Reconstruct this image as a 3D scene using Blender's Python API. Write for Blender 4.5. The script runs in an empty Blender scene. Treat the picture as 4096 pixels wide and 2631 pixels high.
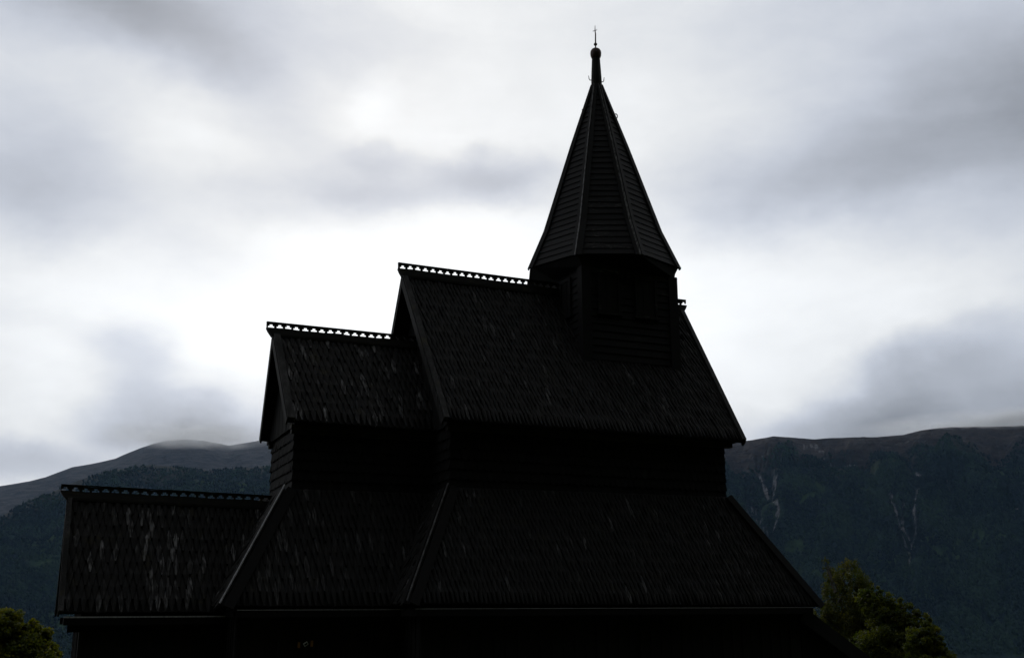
import bpy, math, random
import numpy as np
from mathutils import Vector, Matrix, noise as mnoise
random.seed(7); rng = np.random.default_rng(11)
R = math.radians
scene = bpy.context.scene
COL = scene.collection

# ------------------------------------------------------------------ camera (solved from the photograph, full frame 4096 x 2631)
CAM = dict(f=4381.18, yaw=0.4056, pit=0.2526, rol=-0.0049)
CP = Vector((-7.1921, -22.8208, 0.0))
def cam_axes():
    y, p, r = CAM['yaw'], CAM['pit'], CAM['rol']
    fw = Vector((math.sin(y)*math.cos(p), math.cos(y)*math.cos(p), math.sin(p)))
    rt = Vector((math.cos(y), -math.sin(y), 0)); up = rt.cross(fw)
    r2 = rt*math.cos(r)+up*math.sin(r); u2 = -rt*math.sin(r)+up*math.cos(r)
    return fw, r2, u2
FW, RT, UP = cam_axes()
cd = bpy.data.cameras.new('camera'); cam = bpy.data.objects.new('camera', cd); COL.objects.link(cam)
cd.sensor_width = 36; cd.lens = CAM['f']/4096*36; cd.clip_start = .1; cd.clip_end = 40000
M = Matrix((RT, UP, -FW)).transposed().to_4x4(); M.translation = CP; cam.matrix_world = M
scene.camera = cam
def direction(px, py): return (FW*CAM['f']+RT*(px-2048)-UP*(py-1315.5)).normalized()
def azel(px, py):
    d = direction(px, py); return math.atan2(d.x, d.y), math.asin(d.z)
def at(px, py, dist):
    """point at a horizontal distance from the viewpoint in the direction measured in the photograph"""
    d = direction(px, py); return CP + d*(dist/math.hypot(d.x, d.y))

# ------------------------------------------------------------------ helpers
def tag(o, label=None, cat=None, group=None, kind=None):
    if label: o['label'] = label
    if cat: o['category'] = cat
    if group: o['group'] = group
    if kind: o['kind'] = kind
    return o
def empty(name, loc, **k):
    o = bpy.data.objects.new(name, None); o.location = loc; COL.objects.link(o); o.empty_display_size = .3
    return tag(o, **k)
class MB:
    def __init__(s): s.v = []; s.f = []; s.t = []
    def add(s, vs, fs, tint=0.):
        n = len(s.v); s.v += [tuple(x) for x in vs]; s.f += [tuple(i+n for i in f) for f in fs]; s.t += [tint]*len(fs)
    def box(s, x0, x1, y0, y1, z0, z1, tint=0.):
        s.add([(x, y, z) for x in (x0, x1) for y in (y0, y1) for z in (z0, z1)],
              [(0, 1, 3, 2), (4, 6, 7, 5), (0, 4, 5, 1), (2, 3, 7, 6), (0, 2, 6, 4), (1, 5, 7, 3)], tint)
    def bar(s, A, B, wd, w0, w1, nd, n0, n1, tint=0., taper=1.):
        A, B, wd, nd = Vector(A), Vector(B), Vector(wd).normalized(), Vector(nd).normalized()
        vs = []
        for P, k in ((A, 1.), (B, taper)):
            vs += [P+wd*w0*k+nd*n0*k, P+wd*w1*k+nd*n0*k, P+wd*w1*k+nd*n1*k, P+wd*w0*k+nd*n1*k]
        s.add(vs, [(0, 1, 2, 3), (4, 7, 6, 5), (0, 4, 5, 1), (1, 5, 6, 2), (2, 6, 7, 3), (3, 7, 4, 0)], tint)
    def lathe(s, prof, c=(0, 0, 0), n=16, tint=0., a0=0.):
        c = Vector(c); vs = []; fs = []
        for r, z in prof:
            for i in range(n):
                a = a0+2*math.pi*i/n; vs.append(c+Vector((r*math.cos(a), r*math.sin(a), z)))
        for j in range(len(prof)-1):
            for i in range(n):
                k = (i+1) % n; fs.append((j*n+i, j*n+k, (j+1)*n+k, (j+1)*n+i))
        fs.append(tuple(range(n-1, -1, -1))); fs.append(tuple((len(prof)-1)*n+i for i in range(n)))
        s.add(vs, fs, tint)
    def tube(s, pts, rad, n=8, tint=0.):
        pts = [Vector(p) for p in pts]; vs = []; fs = []
        rads = rad if isinstance(rad, (list, tuple)) else [rad]*len(pts)
        for i, p in enumerate(pts):
            t = (pts[min(i+1, len(pts)-1)]-pts[max(i-1, 0)]).normalized()
            a = t.cross(Vector((.31, .2, .93))).normalized(); b = t.cross(a)
            for k in range(n):
                q = 2*math.pi*k/n; vs.append(p+(a*math.cos(q)+b*math.sin(q))*rads[i])
        for j in range(len(pts)-1):
            for i in range(n):
                k = (i+1) % n; fs.append((j*n+i, j*n+k, (j+1)*n+k, (j+1)*n+i))
        fs.append(tuple(range(n-1, -1, -1))); fs.append(tuple((len(pts)-1)*n+i for i in range(n)))
        s.add(vs, fs, tint)
    def build(s, name, mat, parent=None, org=(0, 0, 0), smooth=False):
        me = bpy.data.meshes.new(name)
        v = np.array(s.v, dtype=np.float64)-np.array(org)
        me.from_pydata(v.tolist(), [], s.f)
        at_ = me.attributes.new('tint', 'FLOAT', 'FACE'); at_.data.foreach_set('value', np.array(s.t, dtype=np.float32))
        if smooth: me.polygons.foreach_set('use_smooth', [True]*len(me.polygons))
        me.materials.append(mat); me.update()
        o = bpy.data.objects.new(name, me); COL.objects.link(o)
        if parent is not None: o.parent = parent
        else: o.location = org
        return o

class NT:
    """tiny node-tree writer"""
    def __init__(s, tree): s.t = tree; s.n = tree.nodes; s.l = tree.links
    def new(s, typ, ins=None, **k):
        n = s.n.new(typ)
        for a, b in k.items(): setattr(n, a, b)
        for a, b in (ins or {}).items():
            if isinstance(b, bpy.types.NodeSocket): s.l.new(b, n.inputs[a])
            else: n.inputs[a].default_value = b
        return n
    def math(s, op, a, b=0., c=0., clamp=False): return s.new('ShaderNodeMath', {0: a, 1: b, 2: c}, operation=op, use_clamp=clamp).outputs[0]
    def noise(s, vec, scale, detail=4, rough=.55): return s.new('ShaderNodeTexNoise', {'Vector': vec, 'Scale': scale, 'Detail': detail, 'Roughness': rough})
    def rng(s, v, a, b, c=0., d=1., smooth=True):
        return s.new('ShaderNodeMapRange', {'Value': v, 'From Min': a, 'From Max': b, 'To Min': c, 'To Max': d}, interpolation_type='SMOOTHSTEP' if smooth else 'LINEAR').outputs[0]
    def mix(s, f, a, b):
        n = s.n.new('ShaderNodeMix'); n.data_type = 'RGBA'
        for i, x in ((0, f), (6, a), (7, b)):
            if isinstance(x, bpy.types.NodeSocket): s.l.new(x, n.inputs[i])
            else: n.inputs[i].default_value = x
        return n.outputs[2]
def material(name):
    m = bpy.data.materials.new(name); m.use_nodes = True
    return m, NT(m.node_tree), m.node_tree.nodes['Principled BSDF']
def rgb(*c): return (*c, 1.)

def wood_mat(name, dark, grey, amount, stretch=(9, 9, 1.5), rough=.8, moss=0., fine=(60, 60, 5), lo=.25, band=(.3, .62)):
    m, t, b = material(name)
    co = t.new('ShaderNodeTexCoord').outputs['Object']
    vm = t.new('ShaderNodeMapping', {'Vector': co, 'Scale': stretch}).outputs[0]
    n1 = t.noise(vm, 1., 5, .65).outputs[0]
    vf = t.new('ShaderNodeMapping', {'Vector': co, 'Scale': fine}).outputs[0]
    n2 = t.noise(vf, 1., 3, .6).outputs[0]
    big = t.noise(co, .9, 3, .6).outputs[0]
    tint = t.new('ShaderNodeAttribute', attribute_name='tint').outputs['Fac']
    s = t.math('ADD', t.math('MULTIPLY', n1, .60), t.math('MULTIPLY', big, .45))
    s = t.math('ADD', s, t.math('MULTIPLY', tint, .62))
    f = t.rng(s, .62-amount*.3, .95-amount*.3)
    f = t.math('MULTIPLY', f, t.rng(n2, band[0], band[1], lo, 1.))
    c = t.mix(f, rgb(*dark), rgb(*grey))
    if moss:
        mz = t.noise(co, 3.1, 5, .7).outputs[0]
        c = t.mix(t.math('MULTIPLY', t.rng(mz, .56, .7), moss), c, rgb(.03, .026, .008))
    t.l.new(c, b.inputs['Base Color'])
    b.inputs['Roughness'].default_value = rough; b.inputs['Specular IOR Level'].default_value = .15
    bp = t.new('ShaderNodeBump', {'Height': n2, 'Strength': .35, 'Distance': .01})
    t.l.new(bp.outputs[0], b.inputs['Normal'])
    return m
SHINGLE_OLD = wood_mat('weathered tarred shingles', (.0046, .0044, .0045), (.12, .118, .124), .24, moss=.3, stretch=(14, 2.5, 2.5), fine=(34, 5, 5), lo=.02, band=(.42, .66))  # grey is weathering; its fine streaks also paint light on shingle edges
SHINGLE = wood_mat('tarred shingles', (.0042, .0041, .0042), (.06, .059, .062), -.03, moss=.15, stretch=(18, 2.5, 2.5), fine=(42, 5, 5), lo=.02, band=(.42, .66))
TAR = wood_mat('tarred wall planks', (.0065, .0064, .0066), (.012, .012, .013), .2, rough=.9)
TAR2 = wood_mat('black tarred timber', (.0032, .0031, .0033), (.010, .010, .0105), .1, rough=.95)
BOARD = wood_mat('weathered edge board', (.0065, .0064, .0066), (.07, .069, .071), .30, stretch=(6, 6, 1.2), moss=.5)
BEAM = wood_mat('tarred beam', (.007, .0065, .006), (.03, .028, .024), .3, stretch=(1.5, 8, 8), fine=(6, 60, 60), moss=.6)
LIGHTEDGE = wood_mat('pale capping and painted lit edge', (.10, .10, .106), (.26, .26, .28), .9)  # pale hip capping; on the eave beams it paints a lit edge
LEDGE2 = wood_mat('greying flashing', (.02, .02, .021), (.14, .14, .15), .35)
LAP = wood_mat('tarred lap boards', (.0034, .0034, .0041), (.07, .068, .067), -.04, stretch=(2.5, 2.5, 10), fine=(9, 9, 26), lo=.0, band=(.46, .64))
HIPB = wood_mat('tarred spire hip board', (.005, .005, .0056), (.11, .11, .115), .10, stretch=(6, 6, 2.2), fine=(40, 40, 7), lo=.05, band=(.36, .6))
IRON, _t, _b = material('dark iron'); _b.inputs['Base Color'].default_value = rgb(.012, .01, .01); _b.inputs['Metallic'].default_value = .6; _b.inputs['Roughness'].default_value = .6
_c = _t.noise(_t.new('ShaderNodeTexCoord').outputs['Object'], 14, 4).outputs[0]; _t.l.new(_t.mix(_c, rgb(.01, .01, .01), rgb(.05, .022, .014)), _b.inputs['Base Color'])
def flat_mat(name, a, b2, sc=20, rough=.6):
    m, t, b = material(name)
    c = t.noise(t.new('ShaderNodeTexCoord').outputs['Object'], sc, 4).outputs[0]
    t.l.new(t.mix(c, rgb(*a), rgb(*b2)), b.inputs['Base Color']); b.inputs['Roughness'].default_value = rough
    return m
ORANGE = flat_mat('orange enamel', (.15, .06, .006), (.20, .09, .010))
PALE = flat_mat('pale metal', (.35, .38, .4), (.5, .52, .52), rough=.4)

# ------------------------------------------------------------------ the church
ROOT = Vector((2.0, 0.0, -2.3))
church = empty('stave_church', ROOT, label='black tarred stave church with stepped shingled roofs and an octagonal spire', cat='church')
def B(mb, name, mat, parent=None, smooth=False): return mb.build(name, mat, parent or church, ROOT, smooth)

def lerp(a, b, t): return a+(b-a)*t
def slope(mb, TL, TR, BL, BR, rows, pitch, tip=.85, th=.018, lift=.035, patch=None, base=True, ends=None):
    """shingled slope: top edge TL-TR, eave BL-BR, seen with TL on the left from outside.
    shingles hang straight down the slope and are trimmed at the raking sides."""
    TL, TR, BL, BR = map(Vector, (TL, TR, BL, BR))
    e = (BR-BL).normalized()
    dn0 = ((BL+BR)/2-(TL+TR)/2); dn = (dn0-e*dn0.dot(e)); H = dn.length; dn.normalize()
    n = e.cross(dn)*-1
    # left/right limits along e, relative to BL, at slope fraction s
    a0, a1 = (TL-BL).dot(e), (TR-BL).dot(e); L = (BR-BL).dot(e)
    def P(u, s, k=0.):
        l, r_ = lerp(a0, 0, s), lerp(a1, L, s)
        u = min(max(u, l), r_); g = (u-l)/(r_-l) if r_ > l+1e-6 else .5
        return lerp(lerp(TL, BL, s), lerp(TR, BR, s), g)+n*k
    if base:
        q = [TL, TR, BR, BL]; vs = [p-n*.02 for p in q]+[p-n*.09 for p in q]
        mb.add(vs, [(0, 1, 2, 3), (7, 6, 5, 4), (0, 4, 5, 1), (1, 5, 6, 2), (2, 6, 7, 3), (3, 7, 4, 0)], -.4)
    ex = H/rows
    for r in range(rows, -1, -1):
        s1 = r*ex/H; s0 = max(0., s1-1.75*ex/H)
        if r == 0: continue
        umin, umax = min(a0, 0), max(a1, L)
        off = .5*pitch*(r % 2)
        k = int((umax-umin)/pitch)+2
        for i in range(-1, k):
            uc = umin+off+(i+.5)*pitch+random.gauss(0, pitch*.05)
            w = pitch*.5*random.uniform(.80, .98)
            l, r2 = lerp(a0, 0, s1), lerp(a1, L, s1)
            if uc+w*.3 < l or uc-w*.3 > r2: continue
            j = random.gauss(0, .05)*ex/H; sb = min(s1+j+.3*ex/H*(.4), 1.012+random.gauss(0, .004)); sm = s1-tip*ex/H
            lf = th+lift*random.uniform(.6, 1.3); tw = random.gauss(0, .008)
            tint = random.gauss(-.06, .2)+(random.random() < .06)*.45
            if patch: tint += patch((uc-umin)/(umax-umin), s1)
            nt = random.uniform(.16, .34)
            A = [P(uc-w, s0, 0), P(uc, s0, .012), P(uc+w, s0, 0),
                 P(uc-w, sm, lf*.72+tw), P(uc, sm, lf*.72+.02), P(uc+w, sm, lf*.72-tw),
                 P(uc-w*nt, sb, lf+tw), P(uc+w*nt, sb, lf-tw)]
            Lw = [P(uc-w, sm, -.01), P(uc-w*nt, sb, -.01), P(uc+w*nt, sb, -.01), P(uc+w, sm, -.01)]
            mb.add(A+Lw, [(0, 3, 4, 1), (1, 4, 5, 2), (3, 6, 7, 4), (4, 7, 5), (3, 8, 9, 6), (6, 9, 10, 7), (7, 10, 11, 5)], tint)
    return n
def mirror(p): return (p[0], -p[1], p[2])
def both(mb, TL, TR, BL, BR, rows, pitch, **k):
    slope(mb, TL, TR, BL, BR, rows, pitch, **k)
    slope(mb, mirror(TR), mirror(TL), mirror(BR), mirror(BL), max(4, rows//2), pitch*2.2, **{**k, 'patch': None})

def crest(name, parent, x0, x1, zb0, zb1, h0, first, pitch, nholes, prof_left=True, prof_right=False):
    """ridge board with a row of stepped openings, over a thick ridge beam; z of the beam foot runs zb0 -> zb1"""
    H = h0   # total height
    mb = MB()
    def z(x, k): q = (x-x0)/(x1-x0); return lerp(zb0, zb1, q)+k*H+(.006*math.sin(5.1*x+x0)+.004*math.sin(11.3*x))*(k > .62)
    # beam: roof-shaped section with a carved end
    endl = [(0.0, .02), (-.05, .04), (-.075, .16), (-.12, .36), (-.165, .60)] if prof_left else None
    def ring(x, sl=0.):
        return x
    ks = [.0, .16, .36, .60]
    offl = [0.035, -.0, -.05, -.09]; offr = [-.035, .0, .05, .09]
    wid = [.085, .085, .07, .055]
    vs = []
    for xx, off in ((x0, offl if prof_left else [0]*4), (x1, offr if prof_right else [0]*4)):
        for k, o_, w in zip(ks, off, wid):
            vs += [(xx+o_, -w, z(xx, k)), (xx+o_, w, z(xx, k))]
    fs = []
    for j in range(3):
        a = 2*j; b = 2*j+2
        fs += [(a, a+8, b+8, b), (a+1, b+1, b+9, a+9)]
        fs += [(a, b, b+1, a+1), (a+8, a+9, b+9, b+8)]
    fs += [(0, 1, 9, 8), (6, 14, 15, 7)]
    mb.add(vs, fs, .0)
    # small teeth under the left end
    if prof_left:
        mb.box(x0+.055, x0+.09, -.06, .06, z(x0, -.05), z(x0, .0), 0)
    # pierced board
    xl = x0-.085 if prof_left else x0; xr = x1+.085 if prof_right else x1
    rows = [.60, .642, .768, .885, 1.0]
    holes = [first+i*pitch+random.gauss(0, .003) for i in range(nholes)]
    holes = [h for h in holes if xl+.06 < h < xr-.06]
    wl, wu = pitch*.365, pitch*.185
    xs = {xl, xr}
    for h in holes: xs |= {h-wl, h-wu, h+wu, h+wl}
    xs = sorted(xs); T = .018
    def solid(i, j):
        if i < 0 or j < 0 or i >= len(xs)-1 or j > 3: return False
        c = (xs[i]+xs[i+1])/2
        for h in holes:
            d = abs(c-h)
            if j == 1 and d < wl: return False
            if j == 2 and d < wu: return False
        return True
    for i in range(len(xs)-1):
        for j in range(4):
            if not solid(i, j): continue
            q = [(xs[i], rows[j]), (xs[i+1], rows[j]), (xs[i+1], rows[j+1]), (xs[i], rows[j+1])]
            F = [(x, -T, z(x, k)) for x, k in q]; K = [(x, T, z(x, k)) for x, k in q]
            fs = [(0, 1, 2, 3), (7, 6, 5, 4)]
            if not solid(i, j-1): fs.append((0, 4, 5, 1))
            if not solid(i+1, j): fs.append((1, 5, 6, 2))
            if not solid(i, j+1): fs.append((2, 6, 7, 3))
            if not solid(i-1, j): fs.append((3, 7, 4, 0))
            mb.add(F+K, fs, 0)
    o = B(mb, 'ridge_crest', BEAM, parent)
    c = MB(); c.bar((xl, 0, z(xl, 1.003)), (xr, 0, z(xr, 1.003)), (0, 1, 0), -.032, .032, (0, 0, 1), 0, .018); B(c, 'ridge_cap', BOARD, parent)
    return o

def verge(parent, T, E, inward, n, wcap=.09, depth=.16, mat=None, side=True):
    """cap board along the rake plus the barge board below its outer edge. T top, E eave, inward = unit x into the roof"""
    T, E = Vector(T), Vector(E); ix = Vector((inward, 0, 0)); n = Vector(n)
    mb = MB(); mb.bar(T, E+(E-T)*.012, ix, -.02, wcap, n, .055, .095, .12); B(mb, 'verge_board', mat or BOARD, parent)
    if side:
        mb = MB(); mb.bar(T, E+(E-T)*.015, ix, -.035, .0, n, -depth+.05, .052, .05); B(mb, 'barge_board', BOARD, parent)

def shingle_wall(mb, A, Bp, z0, z1, out, courses, pitch=.14, batter=.02):
    """vertical wall with overlapping flared shingle courses between plan points A and B"""
    A, Bp, out = Vector((*A, 0)), Vector((*Bp, 0)), Vector((*out, 0)); e = (Bp-A).normalized(); L = (Bp-A).length
    h = (z1-z0)/courses; n = max(1, round(L/pitch)); w = L/n
    for c in range(courses):
        zb = z0+c*h; zt = zb+h*1.05
        for i in range(-1, n+1):
            u0 = (i+(.5 if c % 2 else 0))*w; u1 = u0+w*.96
            u0 = max(u0, -.03); u1 = min(u1, L+.03)
            if u1-u0 < .02: continue
            k = .045+random.gauss(0, .004); tint = random.gauss(0, .2); m_ = (u0+u1)/2
            P = lambda u, z, d: A+e*u+out*d+Vector((0, 0, z))
            zs = zb+h*.16; j = random.gauss(0, .006)
            mb.add([P(u0, zt, .012), P(u1, zt, .012), P(u1, zs, k), P(m_+(u1-m_)*.45, zb+j, k), P(m_+(u0-m_)*.45, zb+j, k), P(u0, zs, k),
                    P(u1, zs, 0), P(m_+(u1-m_)*.45, zb+j, 0), P(m_+(u0-m_)*.45, zb+j, 0), P(u0, zs, 0), P(u0, zt, 0), P(u1, zt, 0)],
                   [(0, 5, 4, 3, 2, 1), (5, 9, 8, 4), (4, 8, 7, 3), (3, 7, 6, 2), (0, 10, 9, 5), (1, 2, 6, 11)], tint)
def plank_wall(mb, A, Bp, z0, z1, out, w=.24):
    A, Bp, out = Vector((*A, 0)), Vector((*Bp, 0)), Vector((*out, 0)); e = (Bp-A).normalized(); L = (Bp-A).length
    n = max(1, round(L/w)); w = L/n
    for i in range(n):
        d = .03+random.uniform(0, .012)
        mb.bar(A+e*(i*w+.004)+Vector((0, 0, z0)), A+e*(i*w+.004)+Vector((0, 0, z1)), e, 0, w-.008, out, 0, d, random.gauss(0, .15))
        mb.bar(A+e*(i*w-.03)+Vector((0, 0, z0)), A+e*(i*w-.03)+Vector((0, 0, z1)), e, 0, .06, out, d-.004, d+.022, random.gauss(0, .15))

UPZ = Vector((0, 0, 1))
# --- nave: high roof
nW = 2.532
N = dict(TL=(-.079, 0, 7.341), TR=(7.28, 0, 7.291), BL=(.035, -nW, 3.727), BR=(7.121, -nW, 3.682))
mb = MB(); both(mb, rows=15, pitch=.094, **N)
nave_roof = B(mb, 'nave_roof', SHINGLE)
nn = Vector((0, -(7.3-3.7), nW)).normalized(); nb = Vector((0, (7.3-3.7), nW)).normalized()
verge(nave_roof, N['TL'], N['BL'], 1, nn); verge(nave_roof, mirror(N['TL']), mirror(N['BL']), 1, nb)
verge(nave_roof, N['TR'], N['BR'], -1, nn); verge(nave_roof, mirror(N['TR']), mirror(N['BR']), -1, nb)
crest('nave', nave_roof, -.115, 7.316, 7.349, 7.275, .335, -.091, .1811, 42, True, True)
# --- chancel: high roof
cW = 1.402
Cc = dict(TL=(-2.924, 0, 5.71), TR=(.42, 0, 5.70), BL=(-2.824, -cW, 3.707), BR=(.42, -cW, 3.674))
mb = MB(); both(mb, rows=9, pitch=.128, patch=lambda u, s: .32*max(0, 1-abs(u-.55)/.12)+.25*max(0, 1-u/.4)-.1, **Cc)
chancel_roof = B(mb, 'chancel_roof', SHINGLE_OLD)
cn = Vector((0, -2.0, cW)).normalized(); cb = Vector((0, 2.0, cW)).normalized()
verge(chancel_roof, Cc['TL'], Cc['BL'], 1, cn, wcap=.12); verge(chancel_roof, mirror(Cc['TL']), mirror(Cc['BL']), 1, cb)
crest('chancel', chancel_roof, -3.004, .3, 5.703, 5.694, .298, -2.993, .1841, 20, True, False)
# --- east extension roof
aW = 1.2
A_ = dict(TL=(-6.673, 0, 2.115), TR=(-2.7, 0, 2.07), BL=(-6.672, -aW, .044), BR=(-2.7, -aW, .044))
mb = MB(); both(mb, rows=9, pitch=.128, patch=lambda u, s: .25*max(0, 1-abs(u-.42)/.2)-.02, **A_)
apse_roof = B(mb, 'apse_roof', SHINGLE_OLD)
an = Vector((0, -2.07, aW)).normalized(); ab = Vector((0, 2.07, aW)).normalized()
verge(apse_roof, A_['TL'], A_['BL'], 1, an, wcap=.06); verge(apse_roof, mirror(A_['TL']), mirror(A_['BL']), 1, ab)
crest('apse', apse_roof, -6.749, -2.78, 2.112, 2.045, .285, -6.75, .18252, 22, True, False)

# --- nave aisle: hipped skirt roof
xi0, xi1, yi = .29, 6.879, 2.232
xo0, xo1, yo = -.90, 8.20, 3.45
zt0, zt1, ze0, ze1 = 2.40, 2.44, .172, .115
def P3(x, y, z): return (x, y, z)
FLt, FRt = P3(xi0, -yi, zt0), P3(xi1, -yi, zt1); FLb, FRb = P3(xo0, -yo, ze0), P3(xo1, -yo, ze1)
mb = MB()
slope(mb, FLt, FRt, FLb, FRb, 11, .092)
slope(mb, mirror(FLt), FLt, mirror(FLb), FLb, 10, .12)
slope(mb, FRt, mirror(FRt), FRb, mirror(FRb), 7, .2)
slope(mb, mirror(FRt), mirror(FLt), mirror(FRb), mirror(FLb), 7, .2)
nave_aisle = B(mb, 'nave_aisle_roof', SHINGLE)
def hip(parent, T, E, nf, ns, mat=BOARD, edge=None, w=.17):
    T, E, nf, ns = Vector(T), Vector(E), Vector(nf).normalized(), Vector(ns).normalized()
    d = (E-T).normalized(); E = E+d*.05
    wf = d.cross(nf).normalized(); ws = d.cross(ns).normalized()
    if wf.dot(ns) > 0: wf = -wf
    if ws.dot(nf) > 0: ws = -ws
    m1 = MB(); m1.bar(T, E, wf, 0, w, nf, .06, .10, .1); m1.bar(T, E, ws, .03, w, ns, .06, .10, .0)
    o = B(m1, 'hip_board', mat, parent)
    if edge:
        m2 = MB(); c = (nf+ns).normalized(); m2.bar(T+c*.105, E+c*.105, wf-ws, -.008, .014, c, 0, .026, .1); B(m2, 'hip_capping', edge, parent)
    return o
fz = zt0-ze0
n_f = (0, -fz, yo-yi); n_l = (-fz, 0, xi0-xo0); n_r = (fz, 0, xo1-xi1); n_b = (0, fz, yo-yi)
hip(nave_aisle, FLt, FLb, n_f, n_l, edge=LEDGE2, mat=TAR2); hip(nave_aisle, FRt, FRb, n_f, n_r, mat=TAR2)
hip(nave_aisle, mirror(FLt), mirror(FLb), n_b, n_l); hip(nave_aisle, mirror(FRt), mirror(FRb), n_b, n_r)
# --- chancel aisle
ci0, cyi = -2.728, 1.152; co0, cyo = -4.01, 2.38
CFLt, CFRt = (ci0, -cyi, 2.364), (1.2, -cyi, 2.38); CFLb, CFRb = (co0, -cyo, .138), (-.2, -cyo, .138)
mb = MB()
slope(mb, CFLt, CFRt, CFLb, CFRb, 9, .118, patch=lambda u, s: .22*max(0, 1-abs(u-.3)/.3))
slope(mb, mirror(CFLt), CFLt, mirror(CFLb), CFLb, 9, .118)
slope(mb, mirror(CFRt), mirror(CFLt), mirror(CFRb), mirror(CFLb), 6, .2)
ch_aisle = B(mb, 'chancel_aisle_roof', SHINGLE)
cz = 2.23
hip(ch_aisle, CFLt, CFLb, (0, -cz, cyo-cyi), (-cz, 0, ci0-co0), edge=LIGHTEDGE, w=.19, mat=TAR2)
hip(ch_aisle, mirror(CFLt), mirror(CFLb), (0, cz, cyo-cyi), (-cz, 0, ci0-co0))

# --- upper walls
def ring_walls(name, x0, x1, y, z0, z1, courses, west=True, mat=TAR2):
    mb = MB()
    mb.box(x0+.01, x1-.01, -y+.01, y-.01, z0-.3, z1+.25, -.3)
    shingle_wall(mb, (x0, -y), (x1, -y), z0, z1, (0, -1), courses)
    shingle_wall(mb, (x0, y), (x0, -y), z0, z1, (-1, 0), courses)
    shingle_wall(mb, (x1, y), (x0, y), z0, z1, (0, 1), courses, .3)
    if west: shingle_wall(mb, (x1, -y), (x1, y), z0, z1, (1, 0), courses)
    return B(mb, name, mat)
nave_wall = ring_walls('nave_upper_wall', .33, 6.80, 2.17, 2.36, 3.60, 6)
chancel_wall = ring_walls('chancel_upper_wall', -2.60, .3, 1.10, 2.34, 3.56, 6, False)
# stepped purlin and plate ends under the high eaves
def plates(parent, x0, x1, y, zt, steps):
    for dx0, dx1, dy, za, zb in steps:
        for s in (-1, 1):
            m = MB(); y0, y1 = sorted((s*(y-.02), s*(y+dy))); m.box(x0-dx0, x1+dx1, y0, y1, zt-zb, zt-za, .1); B(m, 'wall_plate', BEAM, parent)
plates(nave_wall, .33, 6.80, 2.17, 3.74, [(.16, .26, .20, .02, .10), (.12, .19, .13, .103, .20)])
plates(chancel_wall, -2.60, .3, 1.10, 3.66, [(.12, 0, .17, .02, .10), (.10, 0, .10, .103, .19)])
# gable triangles with vertical planks
def gable(name, x, half, z0, z1, out):
    m = MB(); n = max(5, round(2*half/.2)); w = 2*half/n
    for i in range(n):
        ya, yb = -half+i*w+.004, -half+(i+1)*w-.004
        za, zb = z0+(z1-z0)*(1-abs(ya)/half), z0+(z1-z0)*(1-abs(yb)/half)
        zm = max(za, zb) if ya*yb < 0 else None
        d = .03+random.uniform(0, .012); xa, xb = sorted((x, x+out*d)); lo = z0-.05
        vs = [(xa, ya, lo), (xa, yb, lo), (xa, yb, max(zb, lo+.01)), (xa, ya, max(za, lo+.01)), (xb, ya, lo), (xb, yb, lo), (xb, yb, max(zb, lo+.01)), (xb, ya, max(za, lo+.01))]
        m.add(vs, [(0, 3, 2, 1), (4, 5, 6, 7), (0, 1, 5, 4), (1, 2, 6, 5), (2, 3, 7, 6), (3, 0, 4, 7)], random.gauss(0, .2))
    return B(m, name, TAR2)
gable('nave_gable', .30, 2.36, 3.7, 7.1, -1); gable('nave_gable', 6.84, 2.36, 3.7, 7.1, 1)
gable('chancel_gable', -2.63, 1.26, 3.66, 5.48, -1)
gable('apse_gable', -6.28, 1.10, -.05, 1.9, -1)

# --- low walls, planked, and the eave beams that jut from them
GZ = -2.6
mb = MB(); wy = yo-.35
mb.box(xo0+.36, xo1-.36, -wy+.01, wy-.01, GZ, .1, -.3)
plank_wall(mb, (xo0+.35, -wy), (xo1-.35, -wy), GZ, .1, (0, -1)); plank_wall(mb, (xo0+.35, wy), (xo0+.35, -wy), GZ, .1, (-1, 0))
plank_wall(mb, (xo1-.35, -wy), (xo1-.35, wy), GZ, .1, (1, 0)); plank_wall(mb, (xo1-.35, wy), (xo0+.35, wy), GZ, .1, (0, 1), .5)
nave_low = B(mb, 'nave_aisle_wall', TAR)
mb = MB(); cwy = cyo-.33; cx0 = co0+.33
mb.box(cx0+.01, .5, -cwy+.01, cwy-.01, GZ, .1, -.3)
plank_wall(mb, (cx0, -cwy), (.0, -cwy), GZ, .1, (0, -1)); plank_wall(mb, (cx0, cwy), (cx0, -cwy), GZ, .1, (-1, 0)); plank_wall(mb, (.0, cwy), (cx0, cwy), GZ, .1, (0, 1), .5)
ch_low = B(mb, 'chancel_aisle_wall', TAR)
mb = MB()
mb.box(-6.26, -3.5, -1.0, 1.0, GZ, .02, -.3)
plank_wall(mb, (-6.28, -1.01), (-3.6, -1.01), GZ, .0, (0, -1)); plank_wall(mb, (-6.28, 1.01), (-6.28, -1.01), GZ, .0, (-1, 0)); plank_wall(mb, (-3.6, 1.01), (-6.28, 1.01), GZ, .0, (0, 1), .5)
apse_low = B(mb, 'apse_wall', TAR)
def eave_beam(parent, A, Bp, out, w, h, edge=True, thin=.012):
    A, Bp = Vector(A), Vector(Bp); o_ = Vector((*out, 0))
    m = MB(); m.bar(A, Bp, o_, -.02, w, UPZ, -h, 0, .1); b = B(m, 'eave_beam', TAR2, parent)
    if edge:
        m = MB(); m.bar(A, Bp, o_, w-.05, w+.012, UPZ, .001, thin, .5); B(m, 'painted_lit_edge', LIGHTEDGE, b)  # added pale strip, painting the light caught along the beam's upper edge
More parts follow.
